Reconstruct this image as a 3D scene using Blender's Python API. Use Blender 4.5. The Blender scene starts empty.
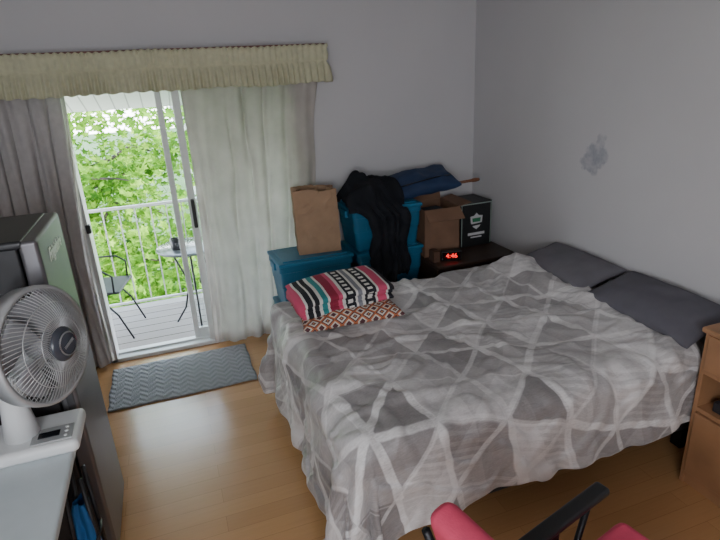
import bpy, bmesh, math, random
from mathutils import Vector, Matrix, Euler, noise
random.seed(4)
S = bpy.context.scene
COL = S.collection
pi = math.pi

# ---------------------------------------------------------------- materials
class NT:
    def __init__(s, name):
        s.m = bpy.data.materials.new(name); s.m.use_nodes = True
        s.t = s.m.node_tree; s.n = s.t.nodes; s.l = s.t.links
        s.b = s.n.get("Principled BSDF"); s.o = s.n.get("Material Output")
    def node(s, typ, **kw):
        n = s.n.new(typ)
        for k, v in kw.items(): setattr(n, k, v)
        return n
    def link(s, a, b): s.l.new(a, b)
    def _set(s, inp, v):
        if hasattr(v, "is_linked") or isinstance(v, bpy.types.NodeSocket): s.l.new(v, inp)
        else: inp.default_value = v
    def math(s, op, a, b=0.0, c=None, clamp=False):
        n = s.n.new("ShaderNodeMath"); n.operation = op; n.use_clamp = clamp
        s._set(n.inputs[0], a); s._set(n.inputs[1], b)
        if c is not None: s._set(n.inputs[2], c)
        return n.outputs[0]
    def mix(s, f, a, b):
        n = s.n.new("ShaderNodeMix"); n.data_type = 'RGBA'
        s._set(n.inputs[0], f)
        s._set(n.inputs[6], a if not isinstance(a, tuple) else (*a[:3], 1))
        s._set(n.inputs[7], b if not isinstance(b, tuple) else (*b[:3], 1))
        return n.outputs[2]
    def coords(s, kind="Object"):
        return s.n.new("ShaderNodeTexCoord").outputs[kind]
    def noise(s, vec, scale, detail=3, rough=.5):
        n = s.n.new("ShaderNodeTexNoise"); s.l.new(vec, n.inputs["Vector"])
        n.inputs["Scale"].default_value = scale; n.inputs["Detail"].default_value = detail
        n.inputs["Roughness"].default_value = rough
        return n.outputs["Fac"]
    def sep(s, vec):
        n = s.n.new("ShaderNodeSeparateXYZ"); s.l.new(vec, n.inputs[0]); return n.outputs
    def comb(s, x, y, z=0.0):
        n = s.n.new("ShaderNodeCombineXYZ")
        for i, v in enumerate((x, y, z)): s._set(n.inputs[i], v)
        return n.outputs[0]
    def mapping(s, vec, scale=(1, 1, 1), rot=(0, 0, 0), loc=(0, 0, 0)):
        n = s.n.new("ShaderNodeMapping"); s.l.new(vec, n.inputs["Vector"])
        n.inputs["Scale"].default_value = scale; n.inputs["Rotation"].default_value = rot
        n.inputs["Location"].default_value = loc
        return n.outputs[0]
    def wnoise(s, vec):
        n = s.n.new("ShaderNodeTexWhiteNoise"); n.noise_dimensions = '3D'
        s.l.new(vec, n.inputs["Vector"]); return n.outputs["Value"]
    def bump(s, h, strength=.3, dist=.005):
        n = s.n.new("ShaderNodeBump"); n.inputs["Strength"].default_value = strength
        n.inputs["Distance"].default_value = dist
        s.l.new(h, n.inputs["Height"]); s.l.new(n.outputs[0], s.b.inputs["Normal"])
    def ramp(s, fac, stops, interp='CONSTANT'):
        n = s.n.new("ShaderNodeValToRGB"); n.color_ramp.interpolation = interp
        cr = n.color_ramp
        while len(cr.elements) < len(stops): cr.elements.new(0.5)
        for e, (p, c) in zip(cr.elements, stops):
            e.position = p; e.color = (*c, 1)
        s.l.new(fac, n.inputs[0]); return n.outputs[0]

def M(name, color, rough=.6, metal=0.0, var=.1, scale=12, bump=0, bscale=200, spec=.5,
      transl=0, emit=0, alpha=1, coat=0):
    t = NT(name); c = t.coords()
    f = t.noise(c, scale, 4)
    f2 = t.math('MULTIPLY_ADD', f, 2.2, -.6, clamp=True)
    dk = tuple(x*(1-var) for x in color); lt = tuple(min(1, x*(1+var)) for x in color)
    colr = t.mix(f2, dk, lt)
    t.link(colr, t.b.inputs["Base Color"])
    t.b.inputs["Roughness"].default_value = rough
    t.b.inputs["Metallic"].default_value = metal
    t.b.inputs["Specular IOR Level"].default_value = spec
    t.b.inputs["Coat Weight"].default_value = coat
    if bump: t.bump(t.noise(c, bscale, 2), bump, .003)
    if emit:
        t.b.inputs["Emission Color"].default_value = (*color, 1)
        t.b.inputs["Emission Strength"].default_value = emit
    if transl:
        tr = t.node("ShaderNodeBsdfTranslucent"); t.link(colr, tr.inputs[0])
        mx = t.node("ShaderNodeMixShader"); mx.inputs[0].default_value = transl
        t.link(t.b.outputs[0], mx.inputs[1]); t.link(tr.outputs[0], mx.inputs[2])
        t.link(mx.outputs[0], t.o.inputs[0])
    return t.m

# ---------------------------------------------------------------- object helpers
def thing(name, loc, label, category, rotz=0, group=None, rot=None):
    e = bpy.data.objects.new(name, None); e.empty_display_size = .1
    e.location = loc; e.rotation_euler = rot if rot else (0, 0, rotz)
    e["label"] = label; e["category"] = category
    if group: e["group"] = group
    COL.objects.link(e); return e

def tag(o, label, category, group=None):
    o["label"] = label; o["category"] = category
    if group: o["group"] = group
    return o

def link(name, me, mat, parent=None, loc=(0, 0, 0), rot=(0, 0, 0), smooth=False):
    o = bpy.data.objects.new(name, me)
    if mat:
        if isinstance(mat, (list, tuple)):
            for m in mat: me.materials.append(m)
        else: me.materials.append(mat)
    o.location = loc; o.rotation_euler = rot
    if parent: o.parent = parent
    if smooth:
        for p in me.polygons: p.use_smooth = True
    COL.objects.link(o); return o

def from_bm(name, bm, mat, **kw):
    bmesh.ops.recalc_face_normals(bm, faces=bm.faces)
    me = bpy.data.meshes.new(name); bm.to_mesh(me); bm.free()
    return link(name, me, mat, **kw)

def add_box(bm, lo, hi, bev=0, seg=2, M4=None):
    r = bmesh.ops.create_cube(bm, size=1)
    vs = r['verts']
    for v in vs:
        v.co = Vector([lo[i] + (v.co[i]+.5)*(hi[i]-lo[i]) for i in range(3)])
    if bev:
        es = list({e for v in vs for e in v.link_edges})
        r2 = bmesh.ops.bevel(bm, geom=es, offset=bev, segments=seg, profile=.5, affect='EDGES')
        vs = list({v for f in r2['faces'] for v in f.verts} | {v for v in vs if v.is_valid})
    if M4 is not None:
        bmesh.ops.transform(bm, matrix=M4, verts=[v for v in vs if v.is_valid])
    return vs

def box(name, lo, hi, mat, bev=0, seg=2, M4=None, **kw):
    bm = bmesh.new(); add_box(bm, lo, hi, bev, seg, M4)
    kw.setdefault("smooth", False)
    o = from_bm(name, bm, mat, **kw)
    if bev:
        for p in o.data.polygons: p.use_smooth = True
        wn = o.modifiers.new("WN", 'WEIGHTED_NORMAL'); wn.keep_sharp = False
    return o

def add_tube(bm, pts, r, seg=8, closed=False, cap=True):
    pts = [Vector(p) for p in pts]; n = len(pts); rings = []
    rr = r if isinstance(r, (list, tuple)) else [r]*n
    up = None
    for i, p in enumerate(pts):
        if closed: d = pts[(i+1) % n]-pts[i-1]
        else: d = pts[min(i+1, n-1)]-pts[max(i-1, 0)]
        d.normalize()
        if up is None:
            up = Vector((0, 0, 1)) if abs(d.z) < .9 else Vector((1, 0, 0))
        a = d.cross(up)
        if a.length < 1e-4: a = d.cross(Vector((1, .3, 0)))
        a.normalize(); b = a.cross(d).normalized(); up = b
        rings.append([bm.verts.new(p + (a*math.cos(2*pi*k/seg)+b*math.sin(2*pi*k/seg))*rr[i]) for k in range(seg)])
    m = n if closed else n-1
    for i in range(m):
        A, B = rings[i], rings[(i+1) % n]
        for k in range(seg):
            bm.faces.new((A[k], A[(k+1) % seg], B[(k+1) % seg], B[k]))
    if cap and not closed:
        bm.faces.new(rings[0]); bm.faces.new(rings[-1][::-1])

def tube(name, pts, r, mat, seg=8, closed=False, **kw):
    bm = bmesh.new(); add_tube(bm, pts, r, seg, closed)
    kw.setdefault("smooth", True)
    return from_bm(name, bm, mat, **kw)

def add_lathe(bm, prof, seg=32, M4=None, cap=True):
    rings = []; vs = []
    for (r, z) in prof:
        ring = [bm.verts.new((r*math.cos(2*pi*k/seg), r*math.sin(2*pi*k/seg), z)) for k in range(seg)]
        rings.append(ring); vs += ring
    for A, B in zip(rings[:-1], rings[1:]):
        for k in range(seg): bm.faces.new((A[k], A[(k+1) % seg], B[(k+1) % seg], B[k]))
    if cap:
        if prof[0][0] > 1e-5: bm.faces.new(rings[0])
        if prof[-1][0] > 1e-5: bm.faces.new(rings[-1][::-1])
    if M4 is not None: bmesh.ops.transform(bm, matrix=M4, verts=vs)
    return vs

def lathe(name, prof, mat, seg=32, M4=None, **kw):
    bm = bmesh.new(); add_lathe(bm, prof, seg, M4)
    bmesh.ops.remove_doubles(bm, verts=bm.verts, dist=1e-5)
    kw.setdefault("smooth", True)
    return from_bm(name, bm, mat, **kw)

def grid(name, nu, nv, fn, mat, uv=None, solid=0, **kw):
    vs = []; uvs = []
    for j in range(nv+1):
        for i in range(nu+1):
            u, v = i/nu, j/nv
            vs.append(fn(u, v)); uvs.append(uv(u, v) if uv else (u, v))
    fs = [(j*(nu+1)+i, j*(nu+1)+i+1, (j+1)*(nu+1)+i+1, (j+1)*(nu+1)+i) for j in range(nv) for i in range(nu)]
    me = bpy.data.meshes.new(name); me.from_pydata(vs, [], fs)
    ul = me.uv_layers.new(name="UVMap")
    for lp in me.loops: ul.data[lp.index].uv = uvs[lp.vertex_index]
    kw.setdefault("smooth", True)
    o = link(name, me, mat, **kw)
    if solid:
        sm = o.modifiers.new("S", 'SOLIDIFY'); sm.thickness = solid; sm.offset = 0
    return o

def text(name, body, size, mat, parent=None, loc=(0, 0, 0), rot=(0, 0, 0), ext=.0006, shear=0, bold=0):
    cu = bpy.data.curves.new(name, 'FONT'); cu.body = body; cu.size = size
    cu.extrude = ext; cu.align_x = 'CENTER'; cu.align_y = 'CENTER'; cu.shear = shear; cu.offset = bold
    tmp = bpy.data.objects.new("tmp", cu); COL.objects.link(tmp)
    bpy.context.view_layer.update()
    dg = bpy.context.evaluated_depsgraph_get()
    me = bpy.data.meshes.new_from_object(tmp.evaluated_get(dg))
    bpy.data.objects.remove(tmp); me.materials.clear()
    return link(name, me, mat, parent=parent, loc=loc, rot=rot)

def structure(o):
    o["kind"] = "structure"; return o
def sm(a, b, x):
    t = max(0, min(1, (x-a)/(b-a))); return t*t*(3-2*t)
def N(x, y, z=0): return noise.noise(Vector((x, y, z)))

# ---------------------------------------------------------------- constants
XR, XL, YB, YF, ZC = 2.385, -1.20, 3.92, -1.30, 2.48
DX0, DX1, DZ = -.60, .98, 2.04      # door opening

# ---------------------------------------------------------------- room materials
def wall_mat(name, patch=False):
    t = NT(name); c = t.coords()
    base = t.mix(t.noise(c, 2.5, 3), (.555, .54, .548), (.60, .585, .592))
    if patch:
        dist = t.node("ShaderNodeTexNoise"); t.link(c, dist.inputs["Vector"]); dist.inputs["Scale"].default_value = 11; dist.inputs["Detail"].default_value = 4
        ds = t.sep(dist.outputs["Color"]); xyz = t.sep(c)
        yy = t.math('ADD', xyz[1], t.math('MULTIPLY_ADD', ds[0], .14, -.07))
        zz = t.math('ADD', xyz[2], t.math('MULTIPLY_ADD', ds[1], .14, -.07))
        def blob(cy, cz, ry, rz):
            dy = t.math('DIVIDE', t.math('SUBTRACT', yy, cy), ry); dz = t.math('DIVIDE', t.math('SUBTRACT', zz, cz), rz)
            r = t.math('SQRT', t.math('ADD', t.math('MULTIPLY', dy, dy), t.math('MULTIPLY', dz, dz)))
            return t.math('MULTIPLY', t.math('SUBTRACT', 1.0, r), 4.5, clamp=True)
        m = t.math('MAXIMUM', blob(2.56, 1.365, .095, .095), t.math('MAXIMUM', blob(2.62, 1.33, .055, .055), t.math('MULTIPLY', blob(2.53, 1.44, .04, .08), .6)))
        mott = t.math('MULTIPLY_ADD', t.noise(c, 30, 3), 1.6, -.1, clamp=True)
        base = t.mix(t.math('MULTIPLY', m, t.math('MULTIPLY', mott, .72)), base, (.25, .26, .32))
    t.link(base, t.b.inputs["Base Color"]); t.b.inputs["Roughness"].default_value = .85
    t.bump(t.noise(c, 90, 3), .12, .003)
    return t.m
WALL = wall_mat("wall_paint"); WALLP = wall_mat("wall_paint_marked", True)
CEIL = M("ceiling_paint", (.6, .6, .6), .9)

def floor_mat():
    t = NT("laminate_floor"); c = t.coords()
    br = t.node("ShaderNodeTexBrick"); t.link(c, br.inputs["Vector"])
    br.offset = .37; br.inputs["Scale"].default_value = 1
    br.inputs["Brick Width"].default_value = 1.2; br.inputs["Row Height"].default_value = .095
    br.inputs["Mortar Size"].default_value = .0010; br.inputs["Mortar Smooth"].default_value = .3
    br.inputs["Bias"].default_value = 0
    br.inputs["Color1"].default_value = (.58, .315, .14, 1)
    br.inputs["Color2"].default_value = (.50, .265, .115, 1)
    br.inputs["Mortar"].default_value = (.34, .17, .07, 1)
    g = t.noise(t.mapping(c, (2.2, 45, 1)), 2.0, 5, .6)
    g2 = t.math('MULTIPLY_ADD', g, 1.6, -.3, clamp=True)
    colr = t.mix(t.math('MULTIPLY', g2, .32), br.outputs["Color"], (.34, .175, .072))
    t.link(colr, t.b.inputs["Base Color"])
    t.b.inputs["Roughness"].default_value = .25; t.b.inputs["Coat Weight"].default_value = .45
    t.b.inputs["Coat Roughness"].default_value = .2
    t.bump(t.math('ADD', g, t.math('MULTIPLY', br.outputs["Fac"], -1.5)), .06, .002)
    return t.m
FLOOR = floor_mat()
WHITE = M("white_paint", (.50, .50, .49), .45, var=.04)
VINYL = M("white_vinyl", (.64, .65, .64), .35, var=.04)
BLACKP = M("black_plastic", (.012, .012, .013), .4, var=.2)
WPL = M("white_plastic", (.72, .73, .73), .35, var=.03)
STEEL = M("brushed_steel", (.20, .195, .205), .42, metal=.75, var=.05, scale=6)
DARKMETAL = M("black_metal", (.015, .015, .017), .45, metal=.6)
CHROME = M("chrome", (.6, .6, .62), .2, metal=1)

# ---------------------------------------------------------------- room shell
T = .14
structure(box("floor", (XL-.1, YF-.1, -.08), (XR+.1, YB+T, 0), FLOOR))
structure(box("ceiling", (XL-.1, YF-.1, ZC), (XR+.1, YB+T, ZC+.1), CEIL))
structure(box("wall_right", (XR, YF, 0), (XR+.1, YB, ZC), WALLP))
structure(box("wall_left", (XL-.1, YF, 0), (XL, YB, ZC), WALL))
structure(box("wall_front", (XL-.1, YF-.1, 0), (XR+.1, YF, ZC), WALL))
bm = bmesh.new()
add_box(bm, (XL-.1, YB, 0), (DX0, YB+T, ZC)); add_box(bm, (DX1, YB, 0), (XR+.1, YB+T, ZC))
add_box(bm, (DX0, YB, DZ), (DX1, YB+T, ZC))
structure(from_bm("wall_back", bm, WALL))
BB = M("baseboard_paint", (.5, .48, .46), .5)
structure(box("baseboard_right", (XR-.014, YF, 0), (XR, YB, .09), BB, .004))
structure(box("baseboard_back", (DX1+.05, YB-.014, 0), (XR-.014, YB, .09), BB, .004))
structure(box("baseboard_left", (XL, YF, 0), (XL+.014, YB, .09), BB, .004))

# sliding door
glass = NT("door_glass")
gt = glass.node("ShaderNodeBsdfTransparent"); gg = glass.node("ShaderNodeBsdfGlossy")
gg.inputs["Roughness"].default_value = .02
fz = glass.node("ShaderNodeFresnel"); fz.inputs[0].default_value = 1.45
ng = glass.noise(glass.coords(), 3); cc = glass.mix(ng, (.93, .96, .95), (.96, .98, .97)); glass.link(cc, gt.inputs[0])
mx = glass.node("ShaderNodeMixShader"); glass.link(fz.outputs[0], mx.inputs[0])
glass.link(gt.outputs[0], mx.inputs[1]); glass.link(gg.outputs[0], mx.inputs[2]); glass.link(mx.outputs[0], glass.o.inputs[0])
GLASS = glass.m

door = bpy.data.objects.new("door_1", None); COL.objects.link(door); door["kind"] = "structure"
bm = bmesh.new()
add_box(bm, (DX0, YB-.012, 0), (DX0+.045, YB+T, DZ), .004); add_box(bm, (DX1-.045, YB-.012, 0), (DX1, YB+T, DZ), .004)
add_box(bm, (DX0, YB-.012, DZ-.05), (DX1, YB+T, DZ), .004)
add_box(bm, (DX0, YB-.012, 0), (DX1, YB+T, .028), .004)
add_box(bm, (DX0, YB+.055, .028), (DX1, YB+.063, .042))
from_bm("frame", bm, VINYL, parent=door)
def panel(nm, x0, x1, y0, y1, st=.055):
    bm = bmesh.new()
    add_box(bm, (x0, y0, .03), (x0+st, y1, DZ-.05), .004); add_box(bm, (x1-st, y0, .03), (x1, y1, DZ-.05), .004)
    add_box(bm, (x0+st, y0, .03), (x1-st, y1, .11), .004); add_box(bm, (x0+st, y0, DZ-.12), (x1-st, y1, DZ-.05), .004)
    p = from_bm(nm, bm, VINYL, parent=door)
    box("glass_pane", (x0+st, (y0+y1)/2-.003, .11), (x1-st, (y0+y1)/2+.003, DZ-.12), GLASS, parent=p)
    return p
pn = panel("sliding_panel", .105, DX1-.045, YB+.01, YB+.045, .05)
panel("fixed_panel", .0, DX1-.045, YB+.08, YB+.115, .04)
bm = bmesh.new()
add_box(bm, (.12, YB-.045, .93), (.145, YB+.01, 1.13), .006)
from_bm("handle", bm, BLACKP, parent=pn)
bm = bmesh.new(); add_box(bm, (DX0+.03, YB-.022, .98), (DX0+.06, YB+.02, 1.04), .006)
from_bm("latch", bm, BLACKP, parent=door)

# ---------------------------------------------------------------- curtains + valance
VAL = M("valance_fabric", (.62, .60, .42), .85, var=.08, scale=30, bump=.3, bscale=300, transl=.12)
CURL = M("curtain_linen", (.60, .55, .51), .9, var=.10, scale=7, bump=.4, bscale=350, transl=.33)
CURD = M("curtain_grey", (.50, .47, .465), .9, var=.08, scale=25, bump=.4, bscale=350, transl=.15)
def curtain(name, xl, xr, y0, folds, amp, mat, z0, z1, seed, parent, irr=1.0):
    def fn(u, v):
        z = z0 + (z1-z0)*v
        a, b = xl(v), xr(v)
        ph = 1.4*N(u*3+seed, v*1.5, seed)*irr
        w = math.sin(2*pi*folds*u + ph*2.2) + .45*math.sin(2*pi*folds*2.3*u + seed + 3*v+3*N(u*5, v*3, seed))
        am = amp*(.75+.5*(1-v))*(.4+1.3*abs(N(u*4, 3+v, seed)))
        x = a+(b-a)*u + .012*math.cos(2*pi*folds*u+ph*2)
        y = y0 + am*w + .020*N(u*9, v*4, seed)*(1.3-v)*irr + .010*N(u*20+v*5, v*9, seed+3)*(1.3-v)*irr
        return (x, min(y, 3.90), z)
    return grid(name, int(folds*18), 60, fn, mat, parent=parent)
cw = thing("curtain", (0, 0, 0), "light linen curtain hanging beside the sliding balcony door", "curtain")
def xr_(v):
    return .92 + .11*sm(0, .7, v) + .06*sm(.75, 1, v)
curtain("curtain_panel", lambda v: .13+.04*v, xr_, 3.845, 5, .026, CURL, .025, 2.03, 1.3, cw, 1.6)
cd = thing("curtain", (0, 0, 0), "grey curtain bunched beside the open door", "curtain")
curtain("curtain_panel", lambda v: -1.13, lambda v: -.61+.065*sm(.3, 1, v), 3.84, 6, .024, CURD, .03, 2.03, 5.7, cd)
curtain("sheer_edge", lambda v: -.655+.07*sm(.3, 1, v), lambda v: -.575+.07*sm(.3, 1, v), 3.868, 1.6, .010,
        M("sheer_linen", (.75, .72, .68), .9, transl=.6), .04, 2.03, 2.2, cd)

va = thing("window_valance", (0, 0, 0), "pale cream-green gathered fabric valance above the sliding door", "valance")
VX0, VX1, VY = -1.16, 1.13, 3.745
Lf = VX1-VX0; Lr = YB-.01-VY
tot = Lr+Lf
levels = [(2.094, .009, .004), (2.080, .009, .010), (2.067, .003, .0), (2.036, .007, .010), (2.002, .006, .006), (1.990, .003, -.006), (1.982, .005, -.002), (1.962, .012, .012), (1.92, .016, .022), (1.88, .018, .028), (1.855, .019, .030)]
def vfn(u, v):
    k = v*(len(levels)-1); i = min(int(k), len(levels)-2); f = k-i
    z = levels[i][0]*(1-f)+levels[i+1][0]*f
    am = levels[i][1]*(1-f)+levels[i+1][1]*f
    off = levels[i][2]*(1-f)+levels[i+1][2]*f
    s = u*tot
    ph = s/.040*2*pi + 4.5*N(s*4, 0, 2)
    d = off + am*math.sin(ph) * (.7+.8*N(s*9, z*3, 4))
    z += .004*math.sin(ph*.5)*v + .010*N(s*3, 1, 1) + .004*math.sin(s*9)*(v > .9) + .004*math.sin(ph)*(v < .12)
    if s < Lf:
        return (VX0+s, VY-d, z)
    return (VX1+d, VY+(s-Lf), z)
grid("ruffle", 900, 22, vfn, VAL, parent=va, solid=.002)
box("board", (VX0, VY+.006, 2.082), (VX1-.005, YB-.002, 2.100), M("board_wood", (.20, .09, .07), .6), .002, parent=va)
tube("rod", [(VX0+.02, 3.84, 2.045), (VX1-.06, 3.84, 2.045)], .009, WPL, parent=va)

# ---------------------------------------------------------------- floor mat
t = NT("mat_grey"); c = t.coords(); x = t.sep(c)
zig = t.math('PINGPONG', x[0], .05)
st = t.math('PINGPONG', t.math('MULTIPLY', t.math('ADD', x[1], zig), 34.0), 1.0)
q = t.math('MULTIPLY_ADD', st, 1.3, -.1, clamp=True)
colr = t.mix(q, (.23, .228, .232), (.34, .337, .34)); colr = t.mix(t.math('MULTIPLY_ADD', t.noise(c, 12, 4), 1.6, -.4, clamp=True), colr, (.28, .277, .28))
t.link(colr, t.b.inputs["Base Color"])
t.b.inputs["Roughness"].default_value = .95; t.b.inputs["Specular IOR Level"].default_value = .1
t.bump(t.math('ADD', q, t.noise(c, 150, 2)), .8, .008)
tag(grid("door_mat", 60, 34, lambda u, v: (-.585+.93*u+.01*N(v*4, 1, 0), 3.235+.55*v+.008*N(u*5, 2, 0), .006+.003*(N(u*6, v*5, 3)+.5)), t.m, solid=.008),
    "grey quilted door mat with subtle zigzag texture on wood floor", "door mat")

# ---------------------------------------------------------------- bed
bed = thing("bed", (0, 0, 0), "double bed with dark box spring under the comforter", "bed")
DK = M("box_spring_fabric", (.035, .033, .035), .9)
box("box_spring", (.50, 1.60, .14), (2.35, 2.86, .34), DK, .02, parent=bed)
box("mattress", (.485, 1.585, .345), (2.365, 2.875, .612), M("mattress_fabric", (.5, .5, .5), .9), .05, 4, parent=bed)
for i, (lx, ly) in enumerate([(.56, 1.66), (2.28, 1.66), (.56, 2.8), (2.28, 2.8)]):
    box("leg", (lx-.03, ly-.03, 0), (lx+.03, ly+.03, .14), DARKMETAL, .004, parent=bed)

def comforter_mat():
    t = NT("comforter_fabric"); uv = t.coords("UV")
    wob = t.node("ShaderNodeTexNoise"); t.link(uv, wob.inputs["Vector"]); wob.inputs["Scale"].default_value = 1.6
    wob.inputs["Detail"].default_value = 1
    x, y, z = t.sep(t.mapping(uv, rot=(0, 0, math.radians(-14)))); wx, wy, wz = t.sep(wob.outputs["Color"])
    x = t.math('ADD', x, t.math('MULTIPLY', wx, .10)); y = t.math('ADD', y, t.math('MULTIPLY', wy, .10))
    fine = t.noise(t.mapping(uv, (1, 5, 1)), 34, 5, .75)
    blot = t.noise(uv, 7, 5, .65)
    sp = .25
    d1 = t.math('MULTIPLY_ADD', x, 1/sp, .1)
    d2 = t.math('ADD', t.math('MULTIPLY', x, .5/sp), t.math('MULTIPLY_ADD', y, .866/sp, .3))
    d3 = t.math('SUBTRACT', d2, d1)
    fl, lines, bands = [], None, None
    for k, d in enumerate((d1, d2, d3)):
        fr = t.math('FRACT', d); f = t.math('FLOOR', d); fl.append(f)
        near = t.math('ROUND', d)
        other = fl[0] if k else t.math('FLOOR', d2)
        wn0 = t.wnoise(t.comb(near, float(k)+.5, 2.0))
        off = t.math('MULTIPLY_ADD', wn0, .12, -.06)
        dist = t.math('ABSOLUTE', t.math('SUBTRACT', t.math('SUBTRACT', d, near), off))
        # width varies per line and per stretch of the line
        seg = t.wnoise(t.comb(near, t.math('FLOOR', t.math('MULTIPLY', other, .5)), float(k)+9.0))
        w = t.math('ADD', t.math('MULTIPLY', wn0, .040), t.math('MULTIPLY_ADD', seg, .050, .008))
        m = t.math('MULTIPLY', t.math('SUBTRACT', w, dist), 45.0, clamp=True)
        m = t.math('MULTIPLY', m, t.math('MULTIPLY_ADD', seg, .6, .40, clamp=True))
        lines = m if lines is None else t.math('MAXIMUM', lines, m)
        wn2 = t.wnoise(t.comb(f, float(k)+7.5, 5.0))
        b = t.math('MULTIPLY', t.math('GREATER_THAN', wn2, .45), t.math('LESS_THAN', fr, .5))
        bands = b if bands is None else t.math('ADD', bands, b)
    cell = t.wnoise(t.comb(*fl)); cell2 = t.wnoise(t.comb(fl[1], fl[0], fl[2]))
    tone = t.math('ADD', t.math('MULTIPLY', cell, .72), t.math('MULTIPLY', bands, .12))
    stp = t.math('GREATER_THAN', t.math('FRACT', t.math('MULTIPLY', d2, 8.0)), .55)
    tone = t.math('ADD', tone, t.math('MULTIPLY', t.math('MULTIPLY', stp, t.math('GREATER_THAN', cell2, .74)), .14))
    tone = t.math('ADD', tone, t.math('MULTIPLY_ADD', fine, .7, -.35))
    tone = t.math('ADD', tone, t.math('MULTIPLY_ADD', blot, .35, -.13))
    grey = t.ramp(tone, [(0, (.20, .182, .180)), (.3, (.30, .278, .275)), (.6, (.44, .417, .412)), (.95, (.66, .632, .625))], 'LINEAR')
    lf = t.math('MULTIPLY', lines, t.math('MULTIPLY_ADD', t.math('ADD', fine, t.math('MULTIPLY', blot, .5)), 1.5, -.35, clamp=True))
    c = t.mix(lf, grey, (.78, .755, .745))
    t.link(c, t.b.inputs["Base Color"]); t.b.inputs["Roughness"].default_value = .42
    t.b.inputs["Sheen Weight"].default_value = .25
    t.bump(t.math('ADD', t.noise(uv, 16, 4, .55), t.math('MULTIPLY', t.noise(uv, 260, 2), .15)), .6, .014)
    return t.m
bx0, bx1, by0, by1, bz = .53, 2.12, 1.60, 2.86, .634
R_ = .085; Q = R_*pi/2
FO, NO, BO = .57, .42, .34
def ridge(x, y, s, w): return math.exp(-(N(x, y, s)/w)**2)
def comf(u, v):
    cx = (bx0-FO) + u*(bx1-(bx0-FO))
    no = NO + .14*(1-sm(.15, 1.1, cx))
    cy = (by0-no) + v*((by1+BO)-(by0-no))
    cx += .02*N(cy*2, 4, 1); cy += .03*N(cx*1.5, 9, 2)
    dx = max(0, bx0-cx); dy0 = max(0, by0-cy); dy1 = max(0, cy-by1)
    dy = dy0 if dy0 > 0 else -dy1
    s = math.hypot(dx, dy)
    px = max(cx, bx0); py = min(max(cy, by0), by1)
    puff = .017*N(cx*3, cy*3, 0) + .014*N(cx*7, cy*6, 5) + .006*N(cx*15, cy*13, 8)
    puff += .013*ridge(cx*3.1, cy*1.9, 11, .10) + .011*ridge(cx*2.2+3, cy*4.1, 2, .09) + .009*ridge(cx*6+2, cy*5, 21, .12)
    hb = .085*math.exp(-((cx-1.93)/.17)**2-((cy-2.72)/.22)**2) + .045*sm(1.80, 2.08, cx)
    hb *= sm(by1+.02, by1-.12, cy) if cy > by1-.12 else 1
    z = bz + .006 + max(-.006, puff) + hb
    if s <= 1e-6: return (px, py, z)
    ex, ey = -dx/s, -dy/s
    if s < Q:
        out = R_*math.sin(s/R_); dn = R_*(1-math.cos(s/R_))
    else:
        out = R_+(s-Q)*.06; dn = R_+(s-Q)*.995
    dr = sm(.05, .45, dn)
    along = (cy if dx > dy0 and dx > dy1 else cx)
    ang = math.atan2(abs(dy), dx)
    if dx > 0 and dy:
        f = math.sin(2*pi*(ang/(pi/2))*2.0+.6)*.04
        out += dr*(f+.04)
    else:
        f = math.sin(along*17+3*N(along*3, 1, 3)) * .016 + .006*math.sin(along*39+1)
        fade = min(1, ((cx-bx0) if dx == 0 else min(cy-by0, by1-cy))/.12)
        out += dr*(f*fade+.008)
    zz = z-dn
    if zz < .035:
        out += (.035-zz)*.8; zz = .035+.006*N(cx*9, cy*9, 3)+.006
    out += .012*N(px*5+dn*3, py*5, dn*4)*dr + puff*.8
    return (px+ex*out, py+ey*out, zz)
CM = comforter_mat()
W_, H_ = bx1-(bx0-FO), (by1+BO)-(by0-NO)
co = grid("comforter", 260, 240, comf, CM, uv=lambda u, v: (u*W_, v*H_), solid=.020)
tag(co, "grey comforter with white triangle pattern draped over the bed", "comforter")

def pillow_mesh(L, W, H, low=.6, seed=0, n=26, rough=1.0, ex=.38):
    bm = bmesh.new()
    for sgn in (1, -1):
        g = []
        for j in range(n+1):
            row = []
            for i in range(n+1):
                u, v = 2*i/n-1, 2*j/n-1
                u = math.sin(u*pi/2); v = math.sin(v*pi/2)
                x = L/2*u*(1-.07*(1-v*v)); y = W/2*v*(1-.07*(1-u*u))
                h = (max(0, (1-u*u)*(1-v*v)))**ex
                z = sgn*H/2*h*(1 if sgn > 0 else low)
                z += rough*(h*.018*N(x*7+seed, y*7, sgn)+h*.008*N(x*18, y*18, seed))
                row.append(bm.verts.new((x, y, z)))
            g.append(row)
        for j in range(n):
            for i in range(n):
                bm.faces.new((g[j][i], g[j][i+1], g[j+1][i+1], g[j+1][i]))
    bmesh.ops.remove_doubles(bm, verts=bm.verts, dist=1e-4)
    return bm
def pillow(name, L, W, H, mat, loc, rot, low=.6, seed=0, **k):
    return from_bm(name, pillow_mesh(L, W, H, low, seed, **k), mat, loc=loc, rot=rot, smooth=True)
PIL = M("pillow_cotton", (.145, .138, .155), .85, var=.10, bump=.3, bscale=300)
PIL2 = M("pillow_cotton_dark", (.115, .11, .13), .85, var=.10, bump=.3, bscale=300)
tag(pillow("pillow", .62, .33, .14, PIL, (2.215, 2.52, .728), (math.radians(14), 0, math.radians(-90)), seed=1),
    "grey cotton pillow leaning against the wall on the bed", "pillow", "pillows on the bed")
tag(pillow("pillow", .68, .35, .15, PIL2, (2.205, 1.855, .728), (math.radians(14), 0, math.radians(-91)), seed=6),
    "dark grey cotton pillow on the bed beside the wooden nightstand", "pillow", "pillows on the bed")

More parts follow.
